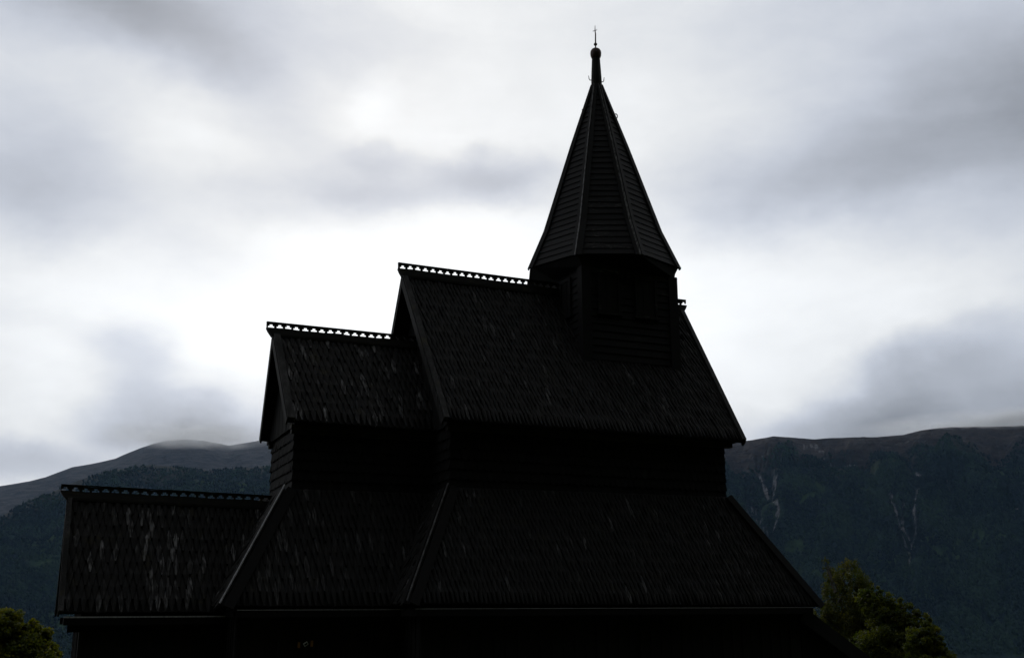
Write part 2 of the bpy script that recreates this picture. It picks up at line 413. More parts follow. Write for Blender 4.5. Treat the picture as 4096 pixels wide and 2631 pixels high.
# extension
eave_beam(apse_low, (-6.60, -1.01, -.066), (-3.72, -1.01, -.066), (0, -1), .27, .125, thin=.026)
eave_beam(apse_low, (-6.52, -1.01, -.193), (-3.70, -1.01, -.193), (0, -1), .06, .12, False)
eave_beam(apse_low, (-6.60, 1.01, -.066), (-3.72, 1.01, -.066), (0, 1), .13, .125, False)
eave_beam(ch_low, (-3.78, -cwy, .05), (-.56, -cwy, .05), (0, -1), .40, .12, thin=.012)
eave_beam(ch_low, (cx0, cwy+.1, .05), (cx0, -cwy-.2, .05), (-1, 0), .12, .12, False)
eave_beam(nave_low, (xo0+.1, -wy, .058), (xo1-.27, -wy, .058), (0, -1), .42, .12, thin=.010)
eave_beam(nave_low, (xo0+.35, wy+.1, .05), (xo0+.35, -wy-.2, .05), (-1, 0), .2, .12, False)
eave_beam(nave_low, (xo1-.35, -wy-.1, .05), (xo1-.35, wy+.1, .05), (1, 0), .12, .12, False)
# --- west porch: a lean-to whose roof falls away from the nave
mb = MB()
pn = Vector((math.sin(R(32.6)), 0, math.cos(R(32.6))))
P0, P1 = Vector((7.86, 0, -.02)), Vector((10.6, 0, -1.77))
slope(mb, (P0.x, -3.25, P0.z), (P0.x, 3.25, P0.z), (P1.x, -3.25, P1.z), (P1.x, 3.25, P1.z), 9, .2)
west_roof = B(mb, 'porch_roof', SHINGLE)
m = MB(); m.bar((P0.x, -3.25, P0.z), (P1.x+.1, -3.25, P1.z-.064), (0, 1, 0), -.05, .02, pn, -.2, .09, 0); B(m, 'barge_board', TAR, west_roof)
m = MB(); pts = [(7.87, GZ), (10.3, GZ), (10.3, -1.68), (7.87, -.12)]
m.add([(x, y, z) for y in (-3.05, 3.05) for x, z in pts], [(0, 1, 2, 3), (7, 6, 5, 4), (0, 4, 5, 1), (1, 5, 6, 2), (2, 6, 7, 3), (3, 7, 4, 0)], 0); B(m, 'porch_wall', TAR)

# --- belfry
xt, S2 = 4.985, 1.278
zb, zt = 5.3, 7.72
mb = MB()
XL = xt-S2+.14; YB = S2-.08
mb.box(XL+.02, xt+S2-.02, -S2+.02, YB-.02, zb-.1, zt+.2, -.3)
def lap_face(mb, A, Bp, z0, z1, out, h=.17):
    A, Bp, o_ = Vector((*A, 0)), Vector((*Bp, 0)), Vector((*out, 0)); z = z0
    while z < z1-.02:
        k = min(h, z1-z); ji = random.gauss(0, .006)
        p = [A+Vector((0, 0, z+ji)), Bp+Vector((0, 0, z-ji))]
        mb.add([p[0]+o_*.045, p[1]+o_*.045, p[1]+o_*.018+UPZ*(k+.02), p[0]+o_*.018+UPZ*(k+.02), p[0], p[1]],
               [(0, 1, 2, 3), (4, 5, 1, 0)], random.gauss(0, .12)); z += k
lap_face(mb, (XL, -S2), (xt+S2, -S2), zb-.1, zt, (0, -1)); lap_face(mb, (XL, YB), (XL, -S2), zb, zt, (-1, 0))
lap_face(mb, (xt+S2, -S2), (xt+S2, YB), zb, zt, (1, 0)); lap_face(mb, (xt+S2, YB), (XL, YB), zb, zt, (0, 1))
belfry = B(mb, 'belfry', LAP)
for sx in (-1, 1):
    for sy in (-1, 1):
        m = MB(); cx, cy = (xt+S2 if sx > 0 else XL), (YB if sy > 0 else -S2)
        m.bar((cx, cy, zb-.15), (cx, cy, zt), (-sx, 0, 0), -.07, .17, (0, sy, 0), -.06, .07, .1)
        m.bar((cx, cy, zb-.15), (cx, cy, zt), (0, -sy, 0), .065, .17, (sx, 0, 0), 0, .068, .1)
        B(m, 'corner_post', LAP, belfry)
def sound_window(cx, z0, z1, w, face):
    m = MB(); d = -S2
    fw_ = .065
    def bx(a, b, c, e, y0, y1, t=0.):
        if face == 'front': m.box(cx+a, cx+b, d-y1, d-y0, c, e, t)
        else: m.box(XL-y1, XL-y0, cx+a, cx+b, c, e, t)
    bx(-w, -w+fw_, z0, z1, .03, .085, .2); bx(w-fw_, w, z0, z1, .03, .085, .2); bx(-w+fw_, w-fw_, z1-fw_, z1, .03, .083, .2); bx(-w-.04, w+.04, z0-.06, z0, .03, .11, .2)
    o = B(m, 'window', LAP, belfry); m = MB()
    n = 3; ww = (2*w-2*fw_)/n
    for i in range(n): bx(-w+fw_+i*ww+.004, -w+fw_+(i+1)*ww-.004, z0+.001, z1-fw_-.001, .046, .062+.006*(i % 2), -.1)
    s = B(m, 'window_shutter', TAR, belfry)
sound_window(xt-.50, 6.66, 7.60, .29, 'front'); sound_window(xt+.48, 6.66, 7.60, .29, 'front')
sound_window(-.48, 6.7, 7.6, .28, 'side'); sound_window(.48, 6.7, 7.6, .28, 'side')

# --- spire
xt += .03; AX = Vector((xt, 0, 0))
lev = [(1.90, 7.975), (1.49, 8.93), (.73, 11.27), (.10, 13.10)]
def ov(k, r, z): a = R(45*k-90); return Vector((xt+r*math.cos(a), r*math.sin(a), z))
def rad(z):
    for (r0, z0), (r1, z1) in zip(lev, lev[1:]):
        if z <= z1: return lerp(r0, r1, (z-z0)/(z1-z0))
    return lev[-1][0]
mb = MB(); zs = []; z = lev[0][1]; h = .165
while z < 13.05: zs.append(z); z += h
zs.append(13.1)
for i in range(len(zs)-1):
    for k in range(8):
        ji = random.gauss(0, .006); jj = random.gauss(0, .006)
        ra, rb = rad(zs[i]), rad(zs[i+1])
        p0, p1 = ov(k, ra+.030, zs[i]+ji), ov(k+1, ra+.030, zs[i]+jj); q0, q1 = ov(k, rb+.004, zs[i+1]+.01), ov(k+1, rb+.004, zs[i+1]+.01)
        i0, i1 = ov(k, ra-.01, zs[i]+ji+.004), ov(k+1, ra-.01, zs[i]+jj+.004)
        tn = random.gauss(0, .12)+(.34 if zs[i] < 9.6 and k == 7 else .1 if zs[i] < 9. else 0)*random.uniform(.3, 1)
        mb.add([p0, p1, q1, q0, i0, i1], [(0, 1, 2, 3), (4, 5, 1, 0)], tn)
# soffit closing the eave down to the tower walls
so = []
for k in range(8): so.append(ov(k, 1.875, 7.97))
sq = [Vector((xt-.03+x*(1.30 if x > 0 else 1.16), y*(1.30 if y < 0 else 1.22), 7.70)) for x, y in ((0, -1), (1, -1), (1, 0), (1, 1), (0, 1), (-1, 1), (-1, 0), (-1, -1))]
mb.add(so+sq, [(k, (k+1) % 8, 8+(k+1) % 8, 8+k) for k in range(8)], -.4)
spire = B(mb, 'spire', LAP)
for k in range(8):
    m = MB(); c = AX
    for (r0, z0), (r1, z1) in zip(lev, lev[1:]):
        A0, B0 = ov(k, r0+.03, z0-(.05 if z0 < 8 else 0)), ov(k, r1+.03, z1)
        if z0 < 8: A0 = ov(k, r0+.055, z0-.045)
        d = (A0-B0).normalized(); rdl = Vector((math.cos(R(45*k-90)), math.sin(R(45*k-90)), 0)); tg = Vector((-rdl.y, rdl.x, 0))
        for s_ in (-1, 1):
            wdir = (tg*s_*math.cos(R(22.5))-rdl*math.sin(R(22.5))).normalized(); nd = wdir.cross(d); nd = nd if nd.dot(rdl) > 0 else -nd
            wb, wt = .125*min(1, .35+r0/1.5), .125*min(1, .35+r1/1.5)
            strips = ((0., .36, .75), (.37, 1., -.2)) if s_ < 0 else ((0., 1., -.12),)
            for f0, f1, tn in strips:
                vs = []
                for Pp, ww in ((A0, wb), (B0, wt)):
                    vs += [Pp+wdir*ww*f0, Pp+wdir*ww*f1, Pp+wdir*ww*f1+nd*.032, Pp+wdir*ww*f0+nd*.034+rdl*(.008 if f0 == 0 else 0)]
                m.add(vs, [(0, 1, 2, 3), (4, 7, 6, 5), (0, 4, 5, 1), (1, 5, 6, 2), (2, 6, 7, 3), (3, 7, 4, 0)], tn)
    B(m, 'hip_board', HIPB, spire)
# finial
m = MB(); m.lathe([(.10, 13.04), (.136, 13.10), (.138, 13.22), (.126, 13.50), (.112, 13.75), (.108, 13.86), (.09, 13.90)], AX, 12, .05)
finial = B(m, 'finial_post', BOARD, None)
m = MB(); m.lathe([(.09, 13.87), (.115, 13.90), (.138, 13.96), (.145, 14.03), (.138, 14.09), (.11, 14.14), (.06, 14.175), (.02, 14.19)], AX, 20); B(m, 'finial_ball', IRON, finial, True)
m = MB(); m.tube([AX+Vector((0, 0, 14.17)), AX+Vector((.002, 0, 14.35)), AX+Vector((.008, 0, 14.6)), AX+Vector((-.004, 0, 14.70)), AX+Vector((.002, 0, 14.84))], [.016, .019, .017, .012, .006])
m.tube([AX+Vector((-.07, 0, 14.66)), AX+Vector((0, 0, 14.69)), AX+Vector((.07, .02, 14.745))], [.006, .011, .006])
m.lathe([(.012, 14.25), (.042, 14.275), (.048, 14.30), (.03, 14.33), (.012, 14.345)], AX, 10); B(m, 'finial_rod', IRON, finial)
for sx, zz in ((-1, 13.27), (1, 13.22)):
    m = MB(); a = R(23.2); dr = Vector((math.cos(a)*sx, -math.sin(a)*sx, 0))
    m.tube([AX+dr*.10+Vector((0, 0, zz)), AX+dr*.17+Vector((0, 0, zz+.005)), AX+dr*.19+Vector((0, 0, zz+.04)), AX+dr*.2+Vector((0, 0, zz+.13))], [.012, .012, .011, .007], 6); B(m, 'hook', IRON, finial)
# iron eye on the right hip and a stub on the left one
m = MB(); r_ = rad(12.15); c = ov(1, r_+.06, 12.17); pts = []
for i in range(11):
    a = R(-60+i*30); pts.append(c+Vector((.8, -.4, 0)).normalized()*(.04*math.sin(a))+UPZ*.065*math.cos(a))
m.tube(pts, .013, 6); B(m, 'iron_ring', IRON, spire)
m = MB(); c = ov(6, rad(12.35)+.045, 12.35); m.lathe([(.0, -.04), (.035, -.03), (.04, .02), (.0, .05)], c, 8); B(m, 'iron_stub', IRON, spire)

# --- small things fixed on the north wall
yw_ = -cwy-.068
def wall_plate(px, py, w, h, y, name, mat, label, cat, group=None, tilt=0., frame=False):
    d = direction(px, py); t = (y-CP.y)/d.y; c = CP+d*t
    m = MB(); ca, sa = math.cos(tilt), math.sin(tilt)
    def rect(hw, hh, y0, y1, ox=0, oz=0):
        vs = [(ox*ca-oz*sa+a*hw*ca-b*hh*sa, yy, ox*sa+oz*ca+a*hw*sa+b*hh*ca) for yy in (y0, y1) for a, b in ((-1, -1), (1, -1), (1, 1), (-1, 1))]
        m.add(vs, [(0, 1, 2, 3), (7, 6, 5, 4), (0, 4, 5, 1), (1, 5, 6, 2), (2, 6, 7, 3), (3, 7, 4, 0)])
    if frame:
        th = .006; rect(w/2, th*1.5, -.02, 0, 0, h/2-th); rect(w/2, th*.6, -.014, 0, 0, -h/2+th); rect(th*.6, h/2-th*2.4, -.014, 0, -w/2+th, 0); rect(th*.6, h/2-th*2.4, -.014, 0, w/2-th, 0)
    else:
        rect(w/2, h/2, -.014, 0); rect(w/2-.012, h/2-.012, -.02, -.0145)
    o = m.build(name, mat, None, (0, 0, 0)); o.location = c; return tag(o, label, cat, group)
wall_plate(1195.5, 2578, .045, .105, yw_, 'reflector_plate', ORANGE, 'small upright orange plate on the dark wall, left of the tilted pale tag', 'plate', 'orange plates on the north wall')
wall_plate(1247, 2572, .048, .11, yw_, 'reflector_plate', ORANGE, 'small upright orange plate on the dark wall, right of the tilted pale tag', 'plate', 'orange plates on the north wall')
wall_plate(1223, 2574, .085, .062, yw_, 'wall_tag', PALE, 'small tilted pale metal frame on the dark wall between two orange plates', 'tag', tilt=R(33), frame=True)

# ------------------------------------------------------------------ ground, fjord, mountains
def grid_obj(name, X, Y, Z, mat, attrs=None, smooth=True):
    r, c = X.shape; v = np.stack([X.ravel(), Y.ravel(), Z.ravel()], 1)
    i = np.arange(r*c).reshape(r, c); f = np.stack([i[:-1, :-1].ravel(), i[:-1, 1:].ravel(), i[1:, 1:].ravel(), i[1:, :-1].ravel()], 1)
    me = bpy.data.meshes.new(name); me.vertices.add(len(v)); me.vertices.foreach_set('co', v.ravel())
    me.loops.add(f.size); me.loops.foreach_set('vertex_index', f.ravel()); me.polygons.add(len(f))
    me.polygons.foreach_set('loop_start', np.arange(0, f.size, 4)); me.polygons.foreach_set('loop_total', np.full(len(f), 4))
    me.update(calc_edges=True); me.polygons.foreach_set('use_smooth', np.full(len(f), smooth))
    for k, a in (attrs or {}).items():
        q = me.attributes.new(k, 'FLOAT', 'POINT'); q.data.foreach_set('value', a.ravel().astype(np.float32))
    me.materials.append(mat); o = bpy.data.objects.new(name, me); COL.objects.link(o); return o
_perm = rng.permutation(512).astype(int); _g = rng.standard_normal((512, 2)); _g /= np.linalg.norm(_g, axis=1)[:, None]
def pn2(x, y):
    xi, yi_ = np.floor(x).astype(int), np.floor(y).astype(int); xf, yf = x-xi, y-yi_
    u, v = xf*xf*xf*(xf*(xf*6-15)+10), yf*yf*yf*(yf*(yf*6-15)+10)
    def g(a, b):
        h_ = _perm[(_perm[(xi+a) % 512]+yi_+b) % 512]; return _g[h_, 0]*(xf-a)+_g[h_, 1]*(yf-b)
    return (g(0, 0)*(1-u)+g(1, 0)*u)*(1-v)+(g(0, 1)*(1-u)+g(1, 1)*u)*v
def fbm(x, y, o=5, gain=.5):
    s = np.zeros_like(x); a = 1.
    for i in range(o): s += a*pn2(x*2**i+17.3*i, y*2**i-9.1*i); a *= gain
    return s
def ridged(x, y, o=4):
    s = np.zeros_like(x); a = 1.
    for i in range(o): s += a*(1-np.abs(pn2(x*2**i+5.3*i, y*2**i+3.1*i))*2); a *= .5
    return s

WATER = -118.
# near ground: the churchyard terrace, the hillside rising behind the viewpoint and falling to the fjord ahead
gx = np.concatenate([np.linspace(-900, -60, 60)[:-1], np.linspace(-60, 60, 121), np.linspace(60, 900, 60)[1:]])
gy = np.concatenate([np.linspace(-1300, -60, 70)[:-1], np.linspace(-60, 60, 121), np.linspace(60, 760, 50)[1:]])
GX, GY = np.meshgrid(gx, gy)
def ground_z(x, y):
    s = np.asarray(y, float)
    z = np.where(s > 10, -2.45-(s-10)*.13-np.maximum(0, s-45)**1.35*.035, np.where(s > -14, -2.45, -2.45+(-14-s)*.09))
    z = z+np.where(s < -24, np.maximum(0, -24-s)**1.18*.28, 0)
    z = np.where((s > -24.5) & (s < -21), z+.0, z)
    return np.maximum(z, WATER-6)
GZZ = ground_z(GX, GY)+fbm(GX*.05, GY*.05, 4)*np.clip((np.hypot(GX-2, GY+5)-18)/60, 0, 1)*3.+fbm(GX*.6, GY*.6, 3)*.06
GZZ = np.where((np.hypot(GX-CP.x, GY-CP.y) < 4), np.minimum(GZZ, -1.62), GZZ)
GRASS, t, b = material('rough grass')
co = t.new('ShaderNodeTexCoord').outputs['Object']
n1 = t.noise(co, .08, 5).outputs[0]; n2 = t.noise(co, 3, 5, .7).outputs[0]
t.l.new(t.mix(t.rng(n2, .35, .65), t.mix(n1, rgb(.03, .045, .012), rgb(.05, .055, .02)), rgb(.022, .03, .01)), b.inputs['Base Color']); b.inputs['Roughness'].default_value = 1
b.inputs['Specular IOR Level'].default_value = .1
t.l.new(t.new('ShaderNodeBump', {'Height': n2, 'Strength': .6, 'Distance': .05}).outputs[0], b.inputs['Normal'])
tag(grid_obj('ground', GX, GY, GZZ, GRASS), kind='structure')

FJORD, t, b = material('fjord water')
b.inputs['Base Color'].default_value = rgb(.012, .02, .028); b.inputs['Roughness'].default_value = .12; b.inputs['IOR'].default_value = 1.33
co = t.new('ShaderNodeTexCoord').outputs['Object']
t.l.new(t.new('ShaderNodeBump', {'Height': t.noise(co, .25, 4).outputs[0], 'Strength': .5, 'Distance': .5}).outputs[0], b.inputs['Normal'])
WX, WY = np.meshgrid(np.linspace(-9000, 9000, 10), np.linspace(-200, 9500, 8))
tag(grid_obj('water', WX, WY, np.full_like(WX, WATER), FJORD), kind='structure')

# skylines read from the photograph: (x, y) in its full-size pixels
SKY_FAR = [(-900, 2110), (-300, 1985), (0, 1943), (120, 1923), (180, 1908), (288, 1868), (375, 1853), (462, 1833), (510, 1812), (556, 1794), (616, 1773), (670, 1761), (740, 1757), (824, 1763), (870, 1772), (917, 1781), (980, 1771), (1051, 1759), (1200, 1740), (1450, 1760), (1800, 1800), (2300, 1810), (3300, 1830), (5000, 1850)]
SKY_NEAR = [(-900, 2420), (-300, 2210), (0, 2068), (60, 2032), (120, 2002), (200, 1972), (268, 1940), (375, 1898), (469, 1877), (600, 1858), (700, 1866), (800, 1880), (900, 1876), (1080, 1862), (1300, 1870), (1700, 1960), (2100, 2080), (2600, 2250), (3200, 2500), (4000, 2650), (5200, 2680)]
SKY_RIGHT = [(300, 2600), (900, 2450), (1400, 2150), (1900, 1890), (2300, 1800), (2700, 1775), (2900, 1768), (2974, 1763), (3035, 1755), (3095, 1744), (3156, 1748), (3200, 1752), (3258, 1756), (3302, 1752), (3410, 1749), (3512, 1747), (3614, 1739), (3650, 1730), (3691, 1719), (3750, 1712), (3805, 1707), (3933, 1706), (4096, 1702), (4400, 1680), (5200, 1640)]
def skyline(pts):
    a = np.array([azel(*p) for p in pts]); return a[:, 0], a[:, 1]
def project(X, Y, Z):
    d = np.stack([X-CP.x, Y-CP.y, Z-CP.z], -1); zz = d@np.array(FW)
    return 2048+CAM['f']*(d@np.array(RT))/zz, 1315.5-CAM['f']*(d@np.array(UP))/zz
def seg_dist(px, py, pts):
    best = np.full(px.shape, 1e9)
    for (x0, y0), (x1, y1) in zip(pts, pts[1:]):
        dx, dy = x1-x0, y1-y0; t_ = np.clip(((px-x0)*dx+(py-y0)*dy)/(dx*dx+dy*dy), 0, 1)
        best = np.minimum(best, np.hypot(px-x0-t_*dx, py-y0-t_*dy))
    return best
def mountain(name, sky, r0, r1, a0, a1, na, nr, mat, amp, gullies=(), zshore=WATER-4, shape=.55, rockk=0.):
    azs, els = skyline(sky); A = np.linspace(a0, a1, na); T = np.concatenate([np.linspace(0, 1, nr), 1+np.linspace(.02, .5, 14)])
    AA, TT = np.meshgrid(A, T)
    rr0 = r0+140*np.sin(AA*9+1)+60*np.sin(AA*31); rr1 = r1+260*np.sin(AA*5.3+.7)+90*np.sin(AA*17)
    RR = rr0+(rr1-rr0)*TT
    E = np.interp(AA, azs, els); zr = CP.z+rr1*np.tan(E)
    p = shape*TT+(1-shape)*np.sin(np.pi/2*np.minimum(TT, 1))
    p = np.where(TT > 1, 1-(TT-1)*.9, p)
    X, Y = CP.x+RR*np.sin(AA), CP.y+RR*np.cos(AA)
    env = np.clip(TT*6, 0, 1)*np.clip((1-TT)*5, .0, 1); env = np.where(TT > 1, .1, env)
    u, v = AA*22, TT*2.2
    big = ridged(AA*14+3, TT*.9+1, 4)-1.2
    Z = zshore+(zr-zshore)*p+amp*env*(big*.8+fbm(u*1.3, v*2.5, 6, .55)*.9)+6*fbm(X*.012, Y*.012, 4)*np.clip((1-TT)*30, .35, 1)
    rock = np.zeros_like(Z)
    px, py = project(X, Y, Z)
    for w, k, pts in gullies:
        jx, jy = px+14*fbm(px*.02, py*.02, 4), py+10*fbm(px*.02+9, py*.02, 4)
        d = seg_dist(jx, jy, pts); Z -= 40*np.exp(-(d/34)**2)*np.minimum(env, 1)
        g = np.clip(1.4-d/w, 0, 1)*k*(.66+.9*fbm(px*.09, py*.05, 4)); rock = np.maximum(rock, np.clip(g, 0, 1))
    o = grid_obj(name, X, Y, Z, mat, {'rock': rock, 'height': TT})
    return o, (X, Y, Z, rock, TT)
def mountain_mat(name, treeline, heath1, heath2, rockc):
    m, t, b = material(name)
    co = t.new('ShaderNodeTexCoord').outputs['Object']; sp = t.new('ShaderNodeSeparateXYZ', {0: co})
    h = t.new('ShaderNodeAttribute', attribute_name='height').outputs['Fac']; rk = t.new('ShaderNodeAttribute', attribute_name='rock').outputs['Fac']
    nb_ = t.noise(co, .004, 6, .6).outputs[0]; nm = t.noise(co, .02, 6, .65).outputs[0]; nf_ = t.noise(co, .09, 4, .7).outputs[0]
    vo = t.new('ShaderNodeTexVoronoi', {'Vector': co, 'Scale': .07}).outputs['Distance']
    forest = t.mix(t.rng(nm, .35, .65), rgb(.001, .0085, .0125), rgb(.006, .018, .018))
    forest = t.mix(t.rng(vo, .1, .8), forest, rgb(.0015, .005, .0065))
    forest = t.mix(t.rng(nb_, .46, .64), forest, rgb(.021, .040, .017))
    st = t.new('ShaderNodeMapping', {'Vector': co, 'Scale': (.012, .012, .05)}).outputs[0]
    hn = t.noise(st, 1., 6, .65).outputs[0]
    heath = t.mix(t.rng(hn, .38, .62), rgb(*heath1), rgb(*heath2))
    heath = t.mix(t.rng(t.noise(co, .035, 5, .7).outputs[0], .60, .72), heath, rgb(*rockc))
    lim = t.math('ADD', h, t.math('MULTIPLY', t.math('SUBTRACT', nb_, .5), .55))
    lim = t.math('ADD', lim, t.math('MULTIPLY', t.math('SUBTRACT', nm, .5), .5))
    c = t.mix(t.rng(lim, treeline-.12, treeline+.12), forest, heath)
    rc = t.mix(t.rng(nf_, .3, .7), rgb(.05, .05, .053), rgb(.19, .19, .20))
    rkk = t.rng(t.math('MULTIPLY', rk, t.rng(nm, .3, .6, .5, 1.2)), .2, .7)
    c = t.mix(rkk, c, rc)
    t.l.new(c, b.inputs['Base Color']); b.inputs['Roughness'].default_value = 1.; b.inputs['Specular IOR Level'].default_value = .05
    hh = t.math('ADD', t.math('MULTIPLY', nm, 1.), t.math('MULTIPLY', vo, -.35))
    t.l.new(t.new('ShaderNodeBump', {'Height': hh, 'Strength': .8, 'Distance': 14.}).outputs[0], b.inputs['Normal'])
    return m
MR = mountain_mat('forested mountainside', .74, (.016, .014, .014), (.033, .026, .024), (.08, .08, .08))
MF = mountain_mat('bare mountain', -.2, (.018, .020, .025), (.042, .042, .048), (.09, .09, .10))
MN = mountain_mat('forested shoulder', .86, (.020, .022, .022), (.034, .032, .027), (.10, .10, .10))
az0 = CAM['yaw']
a_of = lambda px: azel(px, 2400)[0]
G1 = [(10, 1., [(3040, 1850), (3065, 1895), (3095, 1945), (3112, 1975), (3104, 2000), (3085, 2035), (3068, 2070), (3057, 2110), (3050, 2150)]),
      (30, .5, [(3005, 1970), (3040, 2010), (3075, 2045)]), (16, .6, [(3100, 1830), (3085, 1890)]),
      (9, .8, [(3555, 1930), (3585, 1990), (3600, 2050), (3625, 2090), (3628, 2150), (3633, 2215)]),
      (6, .65, [(3625, 2095), (3640, 2060), (3600, 2010), (3605, 1950)]), (8, .7, [(3662, 1900), (3655, 1990), (3650, 2060), (3625, 2095)]), (5, .7, [(2996, 2010), (3006, 2050)]),
      (6, .5, [(3075, 1900), (3090, 1870), (3070, 1830)]), (6, .5, [(3035, 1960), (3060, 2030), (3072, 2062)]), (7, .4, [(3030, 1940), (3060, 1990), (3080, 2030)]), (8, .8, [(4060, 1990), (4096, 1985)]), (9, .7, [(3320, 1822), (3440, 1826)]), (7, .55, [(3220, 1768), (3330, 1800)]), (8, .6, [(3660, 1850), (3672, 1856)]), (6, .5, [(3480, 1870), (3470, 1880)]), (7, .45, [(3860, 2030), (3930, 2020), (4010, 2000)]), (9, .35, [(3780, 1870), (3800, 1930)])]
mr, DR = mountain('mountain', SKY_RIGHT, 3150, 5000, a_of(1500), a_of(4900), 760, 330, MR, 75, G1)
mf, DF = mountain('mountain', SKY_FAR, 4600, 7600, a_of(-800), a_of(3400), 520, 120, MF, 26)
mn, DN = mountain('mountain', SKY_NEAR, 3150, 4700, a_of(-800), a_of(3600), 760, 260, MN, 50, [(9, .5, [(560, 1900), (620, 1915)]), (30, .22, [(500, 1905), (700, 1925)]), (6, .4, [(1020, 1890), (1060, 1880)])])
for o, l in ((mr, 'dark forested mountainside with pale gullies'), (mf, 'grey bare summit'), (mn, 'dark forested shoulder')): tag(o, kind='structure')

# the woods that cover both slopes: one mass, thousands of small crowns
def woods(name, data, n, lim, pxr, mat):
    X, Y, Z, rock, TT = data; nr, na = X.shape
    j = rng.integers(0, na-1, n*3); i = np.minimum((rng.random(n*3)*(lim+.06)*(nr-15)).astype(int), nr-16)
    fu, fv = rng.random(n*3), rng.random(n*3)
    bl = lambda Q: (Q[i, j]*(1-fu)+Q[i, j+1]*fu)*(1-fv)+(Q[i+1, j]*(1-fu)+Q[i+1, j+1]*fu)*fv
    x, y, z, rk, tt = map(bl, (X, Y, Z, rock, TT)); px, py = project(x, y, z)
    dens = fbm(x*.004, y*.004, 3)
    ok = (px > pxr[0]) & (px < pxr[1]) & (py < 2700) & (rk < .22) & (dens*.12+tt < lim+.07*rng.standard_normal(n*3)) & (fbm(x*.013, y*.013, 3) > -.32) & (z > WATER+2)
    k = np.nonzero(ok)[0][:n]; x, y, z = x[k], y[k], z[k]; m_ = len(k)
    con = rng.random(m_) < .35
    hgt = np.where(con, rng.uniform(10, 19, m_), rng.uniform(7, 13, m_)); rad_ = np.where(con, hgt*.2, hgt*.48)*rng.uniform(.8, 1.2, m_)
    prof = [(0., -.05), (.75, .12), (1., .42), (.62, .8), (0., 1.)]; cprof = [(0., .0), (1., .08), (.7, .38), (.33, .72), (0., 1.)]
    V = []; ns = 5; rot = rng.uniform(0, 6.28, m_)
    V.append(np.stack([x, y, z-1], 1))
    for q in (1, 2, 3):
        rr = np.where(con, cprof[q][0], prof[q][0])*rad_; hz = np.where(con, cprof[q][1], prof[q][1])*hgt
        for s_ in range(ns):
            a = rot+6.283*s_/ns+q*.5; jr = rr*rng.uniform(.75, 1.25, m_)
            V.append(np.stack([x+jr*np.cos(a), y+jr*np.sin(a), z+hz+rng.normal(0, .05, m_)*hgt], 1))
    V.append(np.stack([x, y, z+hgt], 1)); V = np.stack(V, 1); nv = V.shape[1]
    F = []
    for s_ in range(ns):
        e = (s_+1) % ns
        for q in range(2): F += [(1+q*ns+s_, 1+q*ns+e, 1+(q+1)*ns+e), (1+q*ns+s_, 1+(q+1)*ns+e, 1+(q+1)*ns+s_)]
        F.append((1+2*ns+s_, 1+2*ns+e, nv-1))
    F = np.array(F); FF = (F[None]+np.arange(m_)[:, None, None]*nv).reshape(-1, 3)
    me = bpy.data.meshes.new(name); me.vertices.add(m_*nv); me.vertices.foreach_set('co', V.reshape(-1)); me.loops.add(FF.size); me.loops.foreach_set('vertex_index', FF.ravel())
    me.polygons.add(len(FF)); me.polygons.foreach_set('loop_start', np.arange(0, FF.size, 3)); me.polygons.foreach_set('loop_total', np.full(len(FF), 3)); me.update(calc_edges=True)
    tn = np.repeat(np.clip(rng.normal(.42, .24, m_)+.9*fbm(x*.005, y*.005, 4), 0, 1), nv); q = me.attributes.new('tint', 'FLOAT', 'POINT'); q.data.foreach_set('value', tn.astype(np.float32))
    me.materials.append(mat); o = bpy.data.objects.new(name, me); COL.objects.link(o); return tag(o, kind='stuff')
WOOD, t, b = material('distant woodland')
tn = t.new('ShaderNodeAttribute', attribute_name='tint').outputs['Fac']
c = t.mix(tn, rgb(.0008, .005, .0085), rgb(.015, .032, .019)); t.l.new(c, b.inputs['Base Color']); b.inputs['Roughness'].default_value = 1; b.inputs['Specular IOR Level'].default_value = .05
woods('woodland', DR, 34000, .74, (2850, 4300), WOOD)
woods('woodland', DN, 26000, .93, (-150, 1120), WOOD)

# ------------------------------------------------------------------ trees beside the church
def leaf_mat(name, a, b2, yel):
    m, t, b = material(name)
    tn = t.new('ShaderNodeAttribute', attribute_name='tint').outputs['Fac']
    c = t.mix(tn, rgb(*a), rgb(*b2)); c = t.mix(t.rng(tn, .8, 1.), c, rgb(*yel))
    t.l.new(c, b.inputs['Base Color']); b.inputs['Roughness'].default_value = .6; b.inputs['Specular IOR Level'].default_value = .2
    tr = t.new('ShaderNodeBsdfTranslucent'); tc = t.mix(tn, rgb(a[0]*3.5, a[1]*3.2, a[2]), rgb(b2[0]*3.8, b2[1]*3.2, b2[2])); t.l.new(tc, tr.inputs[0])
    mx = t.new('ShaderNodeMixShader', {0: .42, 1: b.outputs[0], 2: tr.outputs[0]}); t.l.new(mx.outputs[0], t.n['Material Output'].inputs[0])
    return m
LEAF_B = leaf_mat('birch leaves', (.013, .021, .005), (.034, .038, .007), (.08, .068, .010))
LEAF_L = leaf_mat('broad leaves', (.020, .032, .003), (.060, .066, .004), (.13, .12, .006))
LEAF_R = leaf_mat('darker broad leaves', (.014, .024, .004), (.036, .044, .005), (.08, .078, .006))  # darker green mix for the right-hand trees
BARK = wood_mat('bark', (.03, .027, .024), (.10, .095, .09), .4)
